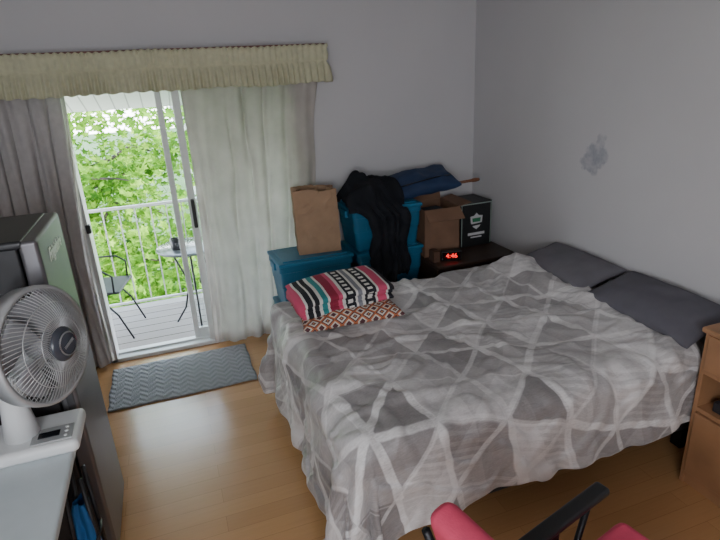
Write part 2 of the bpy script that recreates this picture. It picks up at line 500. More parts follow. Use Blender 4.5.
# cushion with diamonds, folded blanket
t = NT("diamond_fabric"); c = t.coords(); x, y, z = t.sep(c)
a1 = t.math('PINGPONG', t.math('ADD', x, 5.0), .036); b1 = t.math('PINGPONG', t.math('ADD', y, t.math('MULTIPLY_ADD', z, .9, 5.0)), .036)
d = t.math('ADD', a1, b1)
colr = t.ramp(t.math('MULTIPLY', d, 13.9), [(0, (.10, .035, .04)), (.22, (.62, .56, .48)), (.36, (.45, .13, .05)), (.52, (.11, .04, .04)), (.64, (.62, .56, .48)), (.80, (.10, .045, .06)), (.92, (.55, .22, .06))])
t.link(colr, t.b.inputs["Base Color"]); t.b.inputs["Roughness"].default_value = .9
t.bump(t.noise(c, 220, 2), .4, .003)
tag(pillow("throw_cushion", .54, .37, .15, t.m, (.785, 2.545, .712), (0, 0, math.radians(-3)), low=.6, seed=3),
    "cream cushion with rust and brown diamond pattern under folded blanket", "cushion")

t = NT("serape_stripes"); c = t.coords(); x, y, z = t.sep(c)
u = t.math('FRACT', t.math('MULTIPLY', t.math('ADD', x, 3.02), 2.25))
blk = (.016, .016, .022); wh = (.70, .67, .63); pk = (.60, .08, .16); rd = (.28, .02, .05); tl = (.03, .24, .25); gy = (.22, .22, .25)
st = [(0, blk), (.13, wh), (.16, pk), (.27, wh), (.30, blk), (.36, wh), (.385, blk), (.44, wh), (.48, tl), (.54, wh), (.57, rd), (.67, pk), (.72, wh), (.76, blk), (.88, wh), (.91, gy), (.96, wh)]
colr = t.ramp(u, st)
v = t.math('GREATER_THAN', t.math('FRACT', t.math('MULTIPLY', t.math('ADD', t.math('ADD', y, z), 5.0), 22.0)), .5)
inb = t.math('MULTIPLY', t.math('LESS_THAN', t.math('ABSOLUTE', t.math('SUBTRACT', u, .065)), .03), v)
inb2 = t.math('MULTIPLY', t.math('LESS_THAN', t.math('ABSOLUTE', t.math('SUBTRACT', u, .82)), .03), v)
colr = t.mix(t.math('MAXIMUM', inb, inb2), colr, wh)
t.link(colr, t.b.inputs["Base Color"]); t.b.inputs["Roughness"].default_value = .95
t.bump(t.noise(t.mapping(c, (8, 1, 1)), 60, 3), .5, .004)
SER = t.m
def folded(nlay, D, th, L, mat, loc, rot):
    prof = []
    for k in range(nlay):
        zc = th*(k+.5)
        for a in range(-4, 5):
            an = a/4*pi/2*.85
            prof.append((-D/2-th*.5*math.cos(an)+.010*math.sin(k*2.1), zc+th*.5*math.sin(an)))
    ztop = th*nlay
    for i in range(1, 10): prof.append((-D/2+D*i/10, ztop+.008*math.sin(pi*i/10)))
    for k in reversed(range(nlay)):
        zc = th*(k+.5)
        for a in range(4, -5, -1):
            an = a/4*pi/2*.85
            prof.append((D/2+th*.5*math.cos(an), zc+th*.5*math.sin(an)))
    for i in range(1, 10): prof.append((D/2-D*i/10, 0))
    bm = bmesh.new(); ns = 40; rings = []
    for s in range(ns+1):
        q = s/ns; xx = (q-.5)*L; e = 1-.15*(abs(2*q-1)**8)
        ring = []
        for (py, pz) in prof:
            sag = .014*N(xx*5, py*5, 1)*(pz/ztop+.2)-.006*(2*q-1)**2*(pz/ztop)
            ring.append(bm.verts.new((xx+.012*N(py*10, pz*30, 0)*(1 if abs(2*q-1) > .8 else 0), py+.010*N(xx*6, pz*20, 2), (pz*(e))+sag)))
        rings.append(ring)
    m = len(prof)
    for A, B in zip(rings[:-1], rings[1:]):
        for k in range(m): bm.faces.new((A[k], A[(k+1) % m], B[(k+1) % m], B[k]))
    bm.faces.new(rings[0]); bm.faces.new(rings[-1][::-1])
    return from_bm("folded_blanket", bm, mat, loc=loc, rot=rot, smooth=True)
tag(folded(3, .28, .034, .50, SER, (.765, 2.585, .764), (math.radians(3), math.radians(-3), math.radians(2))),
    "folded striped woven blanket in pink, black and white on cushion", "blanket")

# ---------------------------------------------------------------- storage totes
TEAL = M("blue_tote_plastic", (.012, .12, .22), .42, var=.08)
TEALL = M("blue_lid_plastic", (.016, .15, .27), .4, var=.06)
def tote(loc, w, dp, h, label, rotz=0, grp="blue storage totes by the wall"):
    e = thing("storage_tote", loc, label, "storage bin", rotz=rotz, group=grp)
    bm = bmesh.new()
    def ring(z, k, inset):
        pts = []
        W, D, r = w/2*k-inset, dp/2*k-inset, .03
        for cx, cy, a0 in ((W-r, D-r, 0), (-W+r, D-r, 90), (-W+r, -D+r, 180), (W-r, -D+r, 270)):
            for i in range(5):
                a = math.radians(a0+i*22.5)
                pts.append(bm.verts.new((cx+r*math.cos(a), cy+r*math.sin(a), z)))
        return pts
    hb = h-.03
    rs = [ring(.0, .86, .01), ring(.012, .87, 0), ring(hb*.45, .915, 0), ring(hb*.5, .925, 0), ring(hb*.52, .94, 0), ring(hb*.86, .955, 0), ring(hb*.87, .985, 0), ring(hb, .985, 0)]
    for A, B in zip(rs[:-1], rs[1:]):
        for k in range(20): bm.faces.new((A[k], A[(k+1) % 20], B[(k+1) % 20], B[k]))
    bm.faces.new(rs[0]); bm.faces.new(rs[-1])
    for rx in (-.3, -.15, .15, .3):
        add_box(bm, (rx*w-.008, -dp/2*.94-.004, hb*.54), (rx*w+.008, -dp/2*.94+.01, hb*.86), .003)
    from_bm("body", bm, TEAL, parent=e)
    bm = bmesh.new()
    add_box(bm, (-w/2, -dp/2, h-.034), (w/2, dp/2, h-.008), .009, 3)
    add_box(bm, (-w/2+.035, -dp/2+.035, h-.012), (w/2-.035, dp/2-.035, h), .004)
    from_bm("lid", bm, TEALL, parent=e)
    for s in (-1, 1):
        box("handle", (s*(w/2-.004)-.014, -.06, h-.085), (s*(w/2-.004)+.014, .06, h-.036), TEALL, .005, parent=e)
    return e
tote((.865, 3.60, 0), .54, .38, .36, "lidded blue plastic storage tote on floor below another tote")
tote((.865, 3.60, .36), .54, .38, .365, "lidded blue plastic storage tote supporting the paper bag", rotz=math.radians(1.5))
tote((1.425, 3.62, 0), .52, .40, .36, "lidded blue plastic storage tote at bottom of the stack")
tote((1.425, 3.62, .36), .52, .40, .345, "lidded blue plastic storage tote in middle of the stack")
tote((1.41, 3.61, .705), .53, .40, .32, "lidded blue plastic storage tote with black jacket on top", rotz=math.radians(-1))

# paper bag
KRAFT = M("kraft_paper", (.36, .225, .135), .8, var=.14, scale=9, bump=.5, bscale=30)
def bagfn():
    bm = bmesh.new(); w, d, h = .15, .09, .45; n = 26; per = []
    def lerp(a, b, f): return a+(b-a)*f
    cor = [(-w, -d), (w, -d), (w, 0), (w, d), (-w, d), (-w, 0)]
    cnt = [14, 5, 5, 14, 5, 5]
    for k in range(6):
        a, b = cor[k], cor[(k+1) % 6]
        for i in range(cnt[k]): per.append((lerp(a[0], b[0], i/cnt[k]), lerp(a[1], b[1], i/cnt[k])))
    rings = []
    for j in range(n+1):
        q = j/n; ring = []
        for k, (x, y) in enumerate(per):
            side = abs(abs(x)-w) < 1e-6
            x2 = x - (math.copysign(.055*q*(1-abs(y)/d), x) if side else 0)
            bulge = (.018*math.sin(pi*(x+w)/(2*w))*q if abs(abs(y)-d) < 1e-6 else 0)
            y2 = y*(1-.15*q) + math.copysign(bulge, y)
            cr = .006*N(x*14, q*7, y*9) + .007*ridge(x*9, q*4, y*3, .12)*(.3+q)
            y2 += math.copysign(cr, y) if abs(y) > .01 else 0
            x2 += .005*N(y*12, q*6, 2)
            z = q*h + (.006*N(x*10, y*10, 4)+ (.003 if k % 2 else 0))*(q > .95) - .012*q*(x > 0)
            ring.append(bm.verts.new((x2, y2, z)))
        rings.append(ring)
    m = len(per)
    for A, B in zip(rings[:-1], rings[1:]):
        for k in range(m): bm.faces.new((A[k], A[(k+1) % m], B[(k+1) % m], B[k]))
    bm.faces.new(rings[0])
    o = from_bm("paper_bag", bm, KRAFT, loc=(.935, 3.60, .727), rot=(0, math.radians(-1), math.radians(-8)))
    s = o.modifiers.new("S", 'SOLIDIFY'); s.thickness = .002
    return o
tag(bagfn(), "creased brown kraft paper bag standing open on a blue tote", "paper bag")

# black jacket
JK = M("jacket_cloth", (.010, .011, .015), .85, var=.3, bump=.3, spec=.25)
path = [(3.76, 1.06), (3.73, 1.12), (3.66, 1.17), (3.58, 1.19), (3.50, 1.16), (3.43, 1.10), (3.395, 1.03), (3.37, .97), (3.365, .88), (3.362, .78), (3.36, .68), (3.36, .60), (3.365, .51)]
def jk(u, v):
    k = v*(len(path)-1); i = min(int(k), len(path)-2); f = k-i
    y = path[i][0]*(1-f)+path[i+1][0]*f; z = path[i][1]*(1-f)+path[i+1][1]*f
    xl = 1.12 + .12*sm(.38, .62, v)+.04*N(v*5, 1, 1); xrr = 1.54 - .04*sm(.5, .9, v)+.05*N(v*5, 5, 1)
    x = xl+(xrr-xl)*u
    hump = max(0, (1-(2*u-1)**2))
    top = 1-sm(.4, .55, v)
    z += (-.11*(1-hump**.5) + .05*N(x*6+1, y*6, 3) + .035*ridge(x*7, y*5, 3, .15) + .02*N(x*16, y*16, 5) + .03*math.exp(-((u-.35)/.15)**2))*top
    if v < .42: z = max(z, 1.04)
    fold = .030*math.sin(u*15+3*N(v*3, u*2, 1)) + .018*ridge(u*5, v*3, 7, .2)
    y += -(abs(fold)+.03*hump)*(1-top) - .03*N(x*9, z*6, 7)*(1 if v > .3 else .3)
    y -= .02*ridge(x*8, z*7, 2, .15)*(1-top)
    z += (-.06*math.sin(u*6)-.03*N(u*6, 1, 1) if v > .97 else 0)
    if v > .52: y = min(y, 3.382)
    return (x, y, z)
jo = grid("jacket", 64, 76, jk, JK, solid=.018)
tag(jo, "crumpled black jacket draped over the stacked blue storage totes", "jacket")

# navy bag
NAVY = M("navy_nylon", (.016, .038, .10), .6, var=.15, bump=.4, bscale=40)
nb = thing("tent_bag", (1.76, 3.62, 1.115), "flat navy blue nylon carry bag lying across tote and box", "bag", rot=(math.radians(22), math.radians(-5), math.radians(3)))
from_bm("body", pillow_mesh(.54, .29, .14, .7, 9, rough=1.8, ex=.28), NAVY, parent=nb, smooth=True)
tube("strap", [(-.23, -.06, .045), (-.1, -.085, .072), (.08, -.075, .072), (.22, -.05, .045)], .005, BLACKP, parent=nb)
wr = M("turned_wood", (.20, .08, .035), .45)
tag(lathe("wooden_stick", [(.0, 0), (.011, .002), (.011, .12), (.014, .13), (.016, .16), (.012, .19), (0, .192)], wr, 14, loc=(2.06, 3.60, 1.08), rot=(0, math.radians(88), math.radians(2))),
    "short turned wooden stick beside the navy bag", "stick")

# dark cabinet in the corner
DW = M("dark_wood", (.05, .028, .02), .45, var=.3, scale=6)
ns = thing("low_cabinet", (2.03, 3.55, 0), "low dark wooden cabinet holding boxes and alarm clock", "cabinet")
box("body", (-.325, -.30, .03), (.325, .30, .55), DW, .004, parent=ns)
box("top", (-.335, -.33, .55), (.335, .32, .578), DW, .006, parent=ns)
for zz in (.06, .31):
    dr = box("drawer", (-.31, -.315, zz), (.31, -.30, zz+.215), DW, .004, parent=ns)
    lathe("knob", [(0, 0), (.014, .003), (.016, .015), (.006, .02), (.006, .03)], CHROME, 14, M4=Matrix.Translation((0, -.345, zz+.11)) @ Matrix.Rotation(-pi/2, 4, 'X'), parent=dr)

# cardboard box with open flaps
CB = M("cardboard", (.21, .115, .07), .85, var=.15, scale=8)
cbx = thing("cardboard_box", (1.85, 3.60, .58), "open brown cardboard box on the low dark cabinet", "box", rotz=math.radians(-2))
w, d, h = .142, .16, .36
bm = bmesh.new()
for lo, hi in (((-w, -d, 0), (w, -d+.005, h)), ((-w, d-.005, 0), (w, d, h)), ((-w, -d, 0), (-w+.005, d, h)), ((w-.005, -d, 0), (w, d, h)), ((-w, -d, 0), (w, d, .005))):
    add_box(bm, lo, hi)
from_bm("body", bm, CB, parent=cbx)
def flap(lo, hi, M4): box("flap", lo, hi, CB, M4=M4, parent=cbx)
flap((-w, -.11, 0), (w, 0, .004), Matrix.Translation((0, -d, h)) @ Matrix.Rotation(math.radians(40), 4, 'X'))
flap((0, -d, 0), (.10, d, .004), Matrix.Translation((w, 0, h)) @ Matrix.Rotation(math.radians(-12), 4, 'Y'))
flap((-w, 0, 0), (w, .11, .004), Matrix.Translation((0, d, h)) @ Matrix.Rotation(math.radians(70), 4, 'X'))
tag(box("folded_cloth", (1.75, 3.50, .80), (1.94, 3.68, .915), M("dark_cloth", (.03, .035, .045), .9, bump=.5), .04, 4),
    "dark folded cloth inside the open cardboard box", "cloth")

# black printed box
bb = thing("printed_box", (2.185, 3.66, .58), "black cardboard box with white badge and green trim", "box", rotz=math.radians(2))
bw, bd, bh = .14, .13, .35
BB2 = M("black_card", (.012, .013, .014), .5)
GRN = M("green_print", (.03, .22, .10), .5); WPR = M("white_print", (.62, .62, .62), .5); PGR = M("pale_edge_print", (.30, .36, .32), .5)
box("body", (-bw, -bd, 0), (bw, bd, bh), BB2, .003, parent=bb)
box("edge_trim", (-bw-.001, -bd-.002, bh-.016), (bw+.001, -bd+.001, bh-.008), PGR, parent=bb)
box("edge_trim", (bw-.012, -bd-.002, .01), (bw-.006, -bd+.001, bh-.016), PGR, parent=bb)
box("edge_trim", (-bw+.006, -bd-.002, .01), (-bw+.012, -bd+.001, bh-.016), PGR, parent=bb)
Mr = Matrix.Translation((0, -bd-.001, .19)) @ Matrix.Rotation(pi/2, 4, 'X')
def plate(nm, pts, z, mt):
    bm = bmesh.new()
    lo = [bm.verts.new(Mr @ Vector((a, b, 0))) for a, b in pts]; hi = [bm.verts.new(Mr @ Vector((a, b, z))) for a, b in pts]
    bm.faces.new(lo); bm.faces.new(hi)
    for k in range(len(pts)): bm.faces.new((lo[k], lo[(k+1) % len(pts)], hi[(k+1) % len(pts)], hi[k]))
    from_bm(nm, bm, mt, parent=bb)
plate("badge", [(-.055, .05), (-.02, .055), (0, .075), (.02, .055), (.055, .05), (.05, 0), (.03, -.035), (0, -.055), (-.03, -.035), (-.05, 0)], .001, WPR)
plate("badge_inner", [(-.038, .035), (.038, .035), (.034, .004), (-.034, .004)], .0018, GRN)
plate("badge_band", [(-.062, -.012), (.062, -.004), (.062, -.020), (-.062, -.028)], .0022, BB2)
plate("printed_strip", [(-.075, -.080), (.075, -.080), (.075, -.100), (-.075, -.100)], .001, WPR)
plate("printed_strip", [(-.05, -.112), (.05, -.112), (.05, -.122), (-.05, -.122)], .001, WPR)

# alarm clock
ac = thing("alarm_clock", (1.86, 3.335, .578), "black digital alarm clock with red digits on cabinet", "clock", rotz=math.radians(-18))
box("body", (-.075, -.03, 0), (.075, .03, .075), BLACKP, .008, 3, parent=ac)
box("screen", (-.065, -.0325, .012), (.065, -.029, .065), M("dark_screen", (.02, .003, .003), .15), .001, parent=ac)
text("digits", "4:46", .050, M("red_led", (1, .02, .02), .4, emit=3), ac, (0, -.0335, .038), (pi/2, 0, 0))
tag(box("small_box", (1.715, 3.32, .578), (1.765, 3.40, .66), M("brown_card", (.10, .05, .03), .8), .003),
    "small brown cardboard carton beside the alarm clock", "box")

# ---------------------------------------------------------------- wooden nightstand (near side of bed)
WD = M("honey_wood", (.36, .185, .09), .45, var=.2, scale=5)
nt = thing("nightstand", (2.215, 1.27, 0), "light brown wooden nightstand with drawer beside the bed", "nightstand")
bm = bmesh.new()
hx, hy, HT = .152, .20, .785
add_box(bm, (-hx, hy-.02, 0), (hx, hy, HT), .002); add_box(bm, (-hx, -hy, 0), (hx, -hy+.02, HT), .002)
add_box(bm, (hx-.015, -hy, .03), (hx, hy, HT)); add_box(bm, (-hx, -hy+.02, .05), (hx, hy-.02, .07))
add_box(bm, (-hx, -hy+.02, .40), (hx, hy-.02, .42)); add_box(bm, (-hx, -hy+.02, .59), (hx, hy-.02, .61))
add_box(bm, (-hx+.01, -hy+.02, 0), (-hx+.025, hy-.02, .05))
from_bm("body", bm, WD, parent=nt)
box("top", (-hx-.02, -hy-.015, HT), (hx, hy+.01, HT+.025), WD, .008, 3, parent=nt)
dr = box("drawer", (-hx-.012, -hy+.022, .615), (-hx+.01, hy-.022, .78), WD, .004, parent=nt)
lathe("knob", [(0, .035), (.014, .032), (.016, .02), (.006, .012), (.007, 0)], DARKMETAL, 16, M4=Matrix.Translation((-hx-.010, 0, .695)) @ Matrix.Rotation(-pi/2, 4, 'Y'), parent=dr)
dr = box("door", (-hx-.012, -hy+.022, .075), (-hx+.01, hy-.022, .395), WD, .004, parent=nt)
lathe("knob", [(0, .035), (.014, .032), (.016, .02), (.006, .012), (.007, 0)], DARKMETAL, 16, M4=Matrix.Translation((-hx-.010, -.1, .30)) @ Matrix.Rotation(-pi/2, 4, 'Y'), parent=dr)
tag(box("book", (2.09, 1.16, .422), (2.30, 1.40, .47), M("dark_cover", (.02, .02, .025), .6), .004), "dark book lying on the open nightstand shelf", "book")
gl = thing("sunglasses_case", (2.12, 1.38, .81), "black case on top of the wooden nightstand", "case", rotz=.4)
box("body", (-.06, -.035, 0), (.06, .035, .035), BLACKP, .014, 4, parent=gl)
box("lid", (-.058, -.033, .036), (.058, .033, .052), BLACKP, .007, 4, parent=gl)
bo = thing("spray_bottle", (2.25, 1.36, .81), "small black bottle on the nightstand", "bottle")
lathe("body", [(0, 0), (.026, 0), (.028, .01), (.028, .085), (.012, .10), (.012, .105)], BLACKP, 20, parent=bo)
lathe("cap", [(.013, .105), (.015, .107), (.015, .13), (0, .131)], CHROME, 16, parent=bo)

# ---------------------------------------------------------------- refrigerator
fr = thing("refrigerator", (0, 0, 0), "stainless two-door refrigerator with black top beside white desk", "refrigerator")
FBK = M("fridge_black", (.02, .02, .022), .35)
FX, FY0, FY1, FH = -.445, 1.995, 2.455, 1.435
box("body", (-1.02, FY0+.005, .03), (FX-.065, FY1-.005, FH-.01), FBK, .008, 3, parent=fr)
box("top", (-1.02, FY0, FH-.03), (FX-.045, FY1, FH), FBK, .01, 3, parent=fr)
def fdoor(z0, z1, nm, mt):
    bm = bmesh.new(); add_box(bm, (FX-.06, FY0, z0), (FX, FY1, z1), .014, 4)
    o = from_bm(nm, bm, mt, parent=fr, smooth=True)
    o.modifiers.new("WN", 'WEIGHTED_NORMAL')
    return o
d1 = fdoor(.93, FH-.004, "freezer_door", STEEL); d2 = fdoor(.05, .92, "fridge_door", STEEL)
HND = M("handle_grey", (.10, .10, .105), .35, metal=.5)
box("handle", (FX-.04, FY0-.004, .93), (FX-.012, FY0+.03, 1.09), HND, .006, parent=d1)
box("handle", (FX-.04, FY0-.004, .76), (FX-.012, FY0+.03, .92), HND, .006, parent=d2)
text("logo", "Frigidaire", .066, M("logo_white", (.95, .95, .95), .3), d1, (FX+.0015, 2.235, 1.338), (pi/2, 0, pi/2), ext=.0012, shear=.35, bold=.0014)
for a in (-.97, -.55):
    for b in (2.03, 2.42):
        lathe("foot", [(.018, 0), (.018, .03)], BLACKP, 12, M4=Matrix.Translation((a, b, 0)), parent=fr)

# ---------------------------------------------------------------- desk
dk = thing("desk", (0, 0, 0), "white table with metal legs holding the fan", "desk")
DT = M("desk_white", (.58, .64, .66), .4, var=.04)
box("desktop", (-1.13, .35, .725), (-.445, 1.965, .762), DT, .012, 4, parent=dk)
box("apron", (-1.05, .45, .66), (-.54, 1.90, .724), DT, .004, parent=dk)
for lx, ly in ((-1.08, .45), (-.53, .45), (-1.08, 1.9), (-.53, 1.9)):
    tube("leg", [(lx, ly, 0), (lx, ly, .66)], .016, DARKMETAL, 12, parent=dk)

fb = thing("folded_camp_chair", (-.475, 1.74, 0), "folded blue camp chair with black frame leaning at desk", "folding chair", rot=(math.radians(-4), 0, 0))
BLU = M("blue_canvas", (.01, .12, .34), .7, var=.2, bump=.3)
def bundle(u, v):
    a = 2*pi*u; z = .12+.42*v
    r = (.028+.010*math.sin(3*a+v*4)+.007*N(math.cos(a)*2, math.sin(a)*2, v*5))*(1-.4*(2*v-1)**6)
    return (r*math.cos(a)*1.0, r*math.sin(a)*2.0, z)
grid("fabric", 36, 24, bundle, BLU, parent=fb)
for k, (dx_, dy_) in enumerate(((-.03, -.07), (.035, -.03), (.035, .05), (-.03, .07))):
    tube("leg", [(dx_*1.1, dy_*1.2, 0), (dx_, dy_, .35), (dx_*.7, dy_, .64)], .008, BLACKP, 8, parent=fb)
tube("strap", [(.036, -.06, .40), (.045, 0, .41), (.036, .06, .40)], .006, BLACKP, 6, parent=fb)

# ---------------------------------------------------------------- desk fan
fn_ = thing("desk_fan", (-.50, 1.80, .762), "silver and white tabletop fan with round grille on desk", "fan")
box("base", (-.26, -.070, 0), (.080, .150, .048), WPL, .020, 5, parent=fn_)
cp = box("control_panel", (-.065, -.045, .0), (.060, .040, .006), M("panel_grey", (.35, .36, .36), .3), .002, M4=Matrix.Translation((0, 0, .046)), parent=fn_)
box("display", (-.045, -.02, .0), (.020, .012, .002), M("lcd_dark", (.012, .015, .018), .15), .0005, M4=Matrix.Translation((0, 0, .052)), parent=cp)
for k in range(3):
    lathe("button", [(.006, 0), (.006, .003), (0, .003)], WPL, 12, M4=Matrix.Translation((.040, -.028+.025*k, .052)), parent=cp)
tube("neck", [(-.10, .04, .04), (-.10, .04, .16), (-.09, .035, .28), (-.05, .015, .355)], [.056, .040, .035, .034], WPL, 20, parent=fn_)
dirv = Vector((.87, -.47, .10)).normalized()
zq = dirv.to_track_quat('Z', 'Y').to_matrix().to_4x4()
HM = Matrix.Translation((.04, -.0, .375)) @ zq
RF = .187
SILV = M("fan_silver", (.50, .505, .51), .35, metal=.5)
lathe("motor_housing", [(0, -.15), (.045, -.148), (.085, -.13), (.100, -.09), (.095, -.055), (.06, -.045)], WPL, 32, M4=HM, parent=fn_)
bm = bmesh.new()
add_lathe(bm, [(RF-.005, -.045), (RF+.002, -.047), (RF+.006, 0), (RF+.005, .018), (RF-.008, .018), (RF-.005, -.045)], 72, HM, cap=False)
from_bm("grille_ring", bm, SILV, parent=fn_, smooth=True)
bm = bmesh.new()
for k in range(76):
    a0 = 2*pi*k/76; pts = []
    for i in range(7):
        q = i/6; r = .050+(RF-.004-.050)*q; a = a0+.35*q
        z = .075-.062*q**2.2
        pts.append(HM @ Vector((r*math.cos(a), r*math.sin(a), z)))
    add_tube(bm, pts, .0013, 4, cap=False)
for rr_ in (.085, .135):
    q = (rr_-.05)/(RF-.054)
    add_tube(bm, [HM @ Vector((rr_*math.cos(2*pi*i/48), rr_*math.sin(2*pi*i/48), .075-.062*q**2.2)) for i in range(48)], .0018, 4, closed=True)
from_bm("front_grille", bm, SILV, parent=fn_, smooth=True)
bm = bmesh.new()
for k in range(60):
    a0 = 2*pi*k/60; pts = []
    for i in range(6):
        q = i/5; r = .06+(RF-.064)*q
        pts.append(HM @ Vector((r*math.cos(a0), r*math.sin(a0), -.085+.045*q**2.5)))
    add_tube(bm, pts, .0012, 4, cap=False)
from_bm("rear_grille", bm, SILV, parent=fn_, smooth=True)
bm = bmesh.new(); BLD = M("blade_grey", (.28, .285, .30), .3, var=.05)
for k in range(5):
    A = Matrix.Rotation(2*pi*k/5, 4, 'Z'); g = []
    for i in range(8):
        q = i/7; r = .03+.132*q; wid = .45+.65*math.sin(min(1, q*1.15)*pi*.62); row = []
        for j in range(7):
            s = j/6-.5; a = s*wid*1.1+.25*q
            row.append(bm.verts.new(HM @ A @ Vector((r*math.cos(a), r*math.sin(a), .0-.045*s*(1.1-.5*q)))))
        g.append(row)
    for i in range(7):
        for j in range(6): bm.faces.new((g[i][j], g[i][j+1], g[i+1][j+1], g[i+1][j]))
bl = from_bm("blades", bm, BLD, parent=fn_, smooth=True)
s_ = bl.modifiers.new("S", 'SOLIDIFY'); s_.thickness = .0025
lathe("blade_hub", [(0, .035), (.036, .032), (.042, .02), (.042, -.03), (0, -.03)], BLD, 28, M4=HM, parent=fn_)
lathe("hub_cap", [(0, .094), (.028, .093), (.048, .085), (.056, .075), (.056, .066), (0, .066)], M("hub_dark", (.045, .05, .065), .25), 32, M4=HM, parent=fn_)
bm = bmesh.new(); add_lathe(bm, [(.034, .0915), (.039, .0905), (.039, .093), (.034, .094), (.034, .0915)], 32, HM, cap=False)
add_box(bm, (-.024, -.005, .0925), (.024, .005, .0955), M4=HM @ Matrix.Rotation(.3, 4, 'Z'))
from_bm("hub_emblem", bm, CHROME, parent=fn_)

# ---------------------------------------------------------------- red chair (bottom of frame)
RED = M("red_fabric", (.60, .06, .12), .75, var=.12, scale=20, bump=.3)
ch = thing("armchair", (.85, .67, 0), "red padded folding chair with black armrests near the bed", "chair", rotz=math.radians(12))
def pad(nm, w, d, h, M4):
    bm = bmesh.new(); add_box(bm, (-w/2, -d/2, -h/2), (w/2, d/2, h/2), min(h*.45, .03, w*.45), 4, M4)
    o = from_bm(nm, bm, RED, parent=ch, smooth=True); o.modifiers.new("WN", 'WEIGHTED_NORMAL'); return o
pad("seat", .58, .52, .09, Matrix.Translation((.11, 0, .47)) @ Matrix.Rotation(math.radians(-4), 4, 'Y'))
pad("backrest", .075, .54, .56, Matrix.Translation((-.28, 0, .72)) @ Matrix.Rotation(math.radians(-16), 4, 'Y'))
for s in (-1, 1):
    y = s*.295
    bm = bmesh.new()
    add_box(bm, (-.18, -.026, -.014), (.22, .026, .014), .012, 4, Matrix.Translation((.12, y, .632)) @ Matrix.Rotation(math.radians(-5), 4, 'Y'))
    a_ = from_bm("armrest", bm, BLACKP, parent=ch, smooth=True)
    box("armrest_bracket", (.04, y-.016, .55), (.12, y+.016, .622), DARKMETAL, .006, parent=ch)
    tube("frame_leg", [(.27, y, .635), (.22, y, .46), (-.22, y, .02), (-.26, y, .012)], .011, DARKMETAL, parent=ch)
    tube("frame_leg", [(-.37, y*.97, .90), (-.27, y*.97, .60), (-.18, y, .40), (.25, y, .02), (.29, y, .012)], .011, DARKMETAL, parent=ch)
    tube("frame_brace", [(.05, y+s*.012, .60), (.22, y+s*.012, .44), (.30, y+s*.012, .36)], .009, DARKMETAL, parent=ch)
tube("crossbar", [(.29, -.295, .012), (.29, .295, .012)], .011, DARKMETAL, parent=ch)
tube("crossbar", [(-.26, -.295, .012), (-.26, .295, .012)], .011, DARKMETAL, parent=ch)

# ---------------------------------------------------------------- balcony
DECK = NT("deck_boards"); c = DECK.coords(); x, y, z = DECK.sep(c)
f = DECK.math('FRACT', DECK.math('MULTIPLY', y, 7.2)); m = DECK.math('LESS_THAN', f, .07)
g = DECK.noise(DECK.mapping(c, (2, 30, 1)), 3, 4)
DECK.link(DECK.mix(m, DECK.mix(g, (.20, .175, .155), (.29, .265, .245)), (.04, .033, .028)), DECK.b.inputs["Base Color"])
DECK.b.inputs["Roughness"].default_value = .8; DECK.b.inputs["Specular IOR Level"].default_value = .15
o = box("balcony_deck", (-2.6, YB+T, -.16), (2.6, 5.15, -.04), DECK.m); tag(o, "weathered grey-brown board deck of the balcony", "deck")
SOF = NT("soffit"); c = SOF.coords(); x, y, z = SOF.sep(c)
m = SOF.math('LESS_THAN', SOF.math('FRACT', SOF.math('MULTIPLY', x, 9.0)), .10)
SOF.link(SOF.mix(m, (.60, .60, .59), (.30, .30, .30)), SOF.b.inputs["Base Color"])
bm = bmesh.new()
vs = [bm.verts.new(p) for p in ((-2.6, YB+T, 2.06), (2.6, YB+T, 2.06), (2.6, 5.25, 1.71), (-2.6, 5.25, 1.71), (-2.6, YB+T, 2.20), (2.6, YB+T, 2.20), (2.6, 5.25, 1.85), (-2.6, 5.25, 1.85))]
for f in ((0, 1, 2, 3), (4, 5, 6, 7), (0, 1, 5, 4), (1, 2, 6, 5), (2, 3, 7, 6), (3, 0, 4, 7)): bm.faces.new([vs[i] for i in f])
tag(from_bm("porch_roof", bm, SOF.m), "white panelled sloping roof above the balcony", "roof")
rl = thing("balcony_railing", (0, 5.0, -.04), "white metal balcony railing with thin vertical balusters", "railing")
box("top_rail", (-2.5, -.018, .94), (2.5, .018, .965), WHITE, .006, parent=rl)
box("bottom_rail", (-2.5, -.012, .07), (2.5, .012, .09), WHITE, .004, parent=rl)
for i in range(38):
    xx = -2.4+i*.13
    box("baluster", (xx-.0055, -.0055, .09), (xx+.0055, .0055, .94), WHITE, parent=rl)
for xx in (-2.45, .02, 2.45):
    box("post", (xx-.02, -.02, 0), (xx+.02, .02, .97), WHITE, .004, parent=rl)

bt = thing("bistro_table", (.07, 4.42, -.04), "round black metal bistro table on the balcony", "table")
lathe("tabletop", [(0, .68), (.25, .68), (.258, .685), (.258, .696), (.25, .70), (0, .70)], M("grey_glass", (.10, .11, .12), .15), 40, parent=bt)
for k in range(3):
    a = 2*pi*k/3+.5
    tube("leg", [(.19*math.cos(a), .19*math.sin(a), .68), (.05*math.cos(a), .05*math.sin(a), .38), (.12*math.cos(a), .12*math.sin(a), .15), (.22*math.cos(a), .22*math.sin(a), .009)], .008, DARKMETAL, parent=bt)
mg = thing("mug", (-.03, 4.36, .66), "dark mug on the bistro table", "mug")
lathe("body", [(0, 0), (.034, 0), (.038, .01), (.038, .09), (.034, .09), (.034, .012), (0, .012)], M("mug_dark", (.03, .03, .035), .3), 24, parent=mg)
tube("handle", [(.037, 0, .075), (.06, 0, .07), (.064, 0, .045), (.056, 0, .025), (.037, 0, .02)], .005, BLACKP, parent=mg)
pc = thing("patio_chair", (-.66, 4.60, -.04), "dark metal patio chair on the balcony deck", "chair", rotz=math.radians(-12))
box("seat", (-.20, -.20, .40), (.20, .20, .42), DARKMETAL, .008, parent=pc)
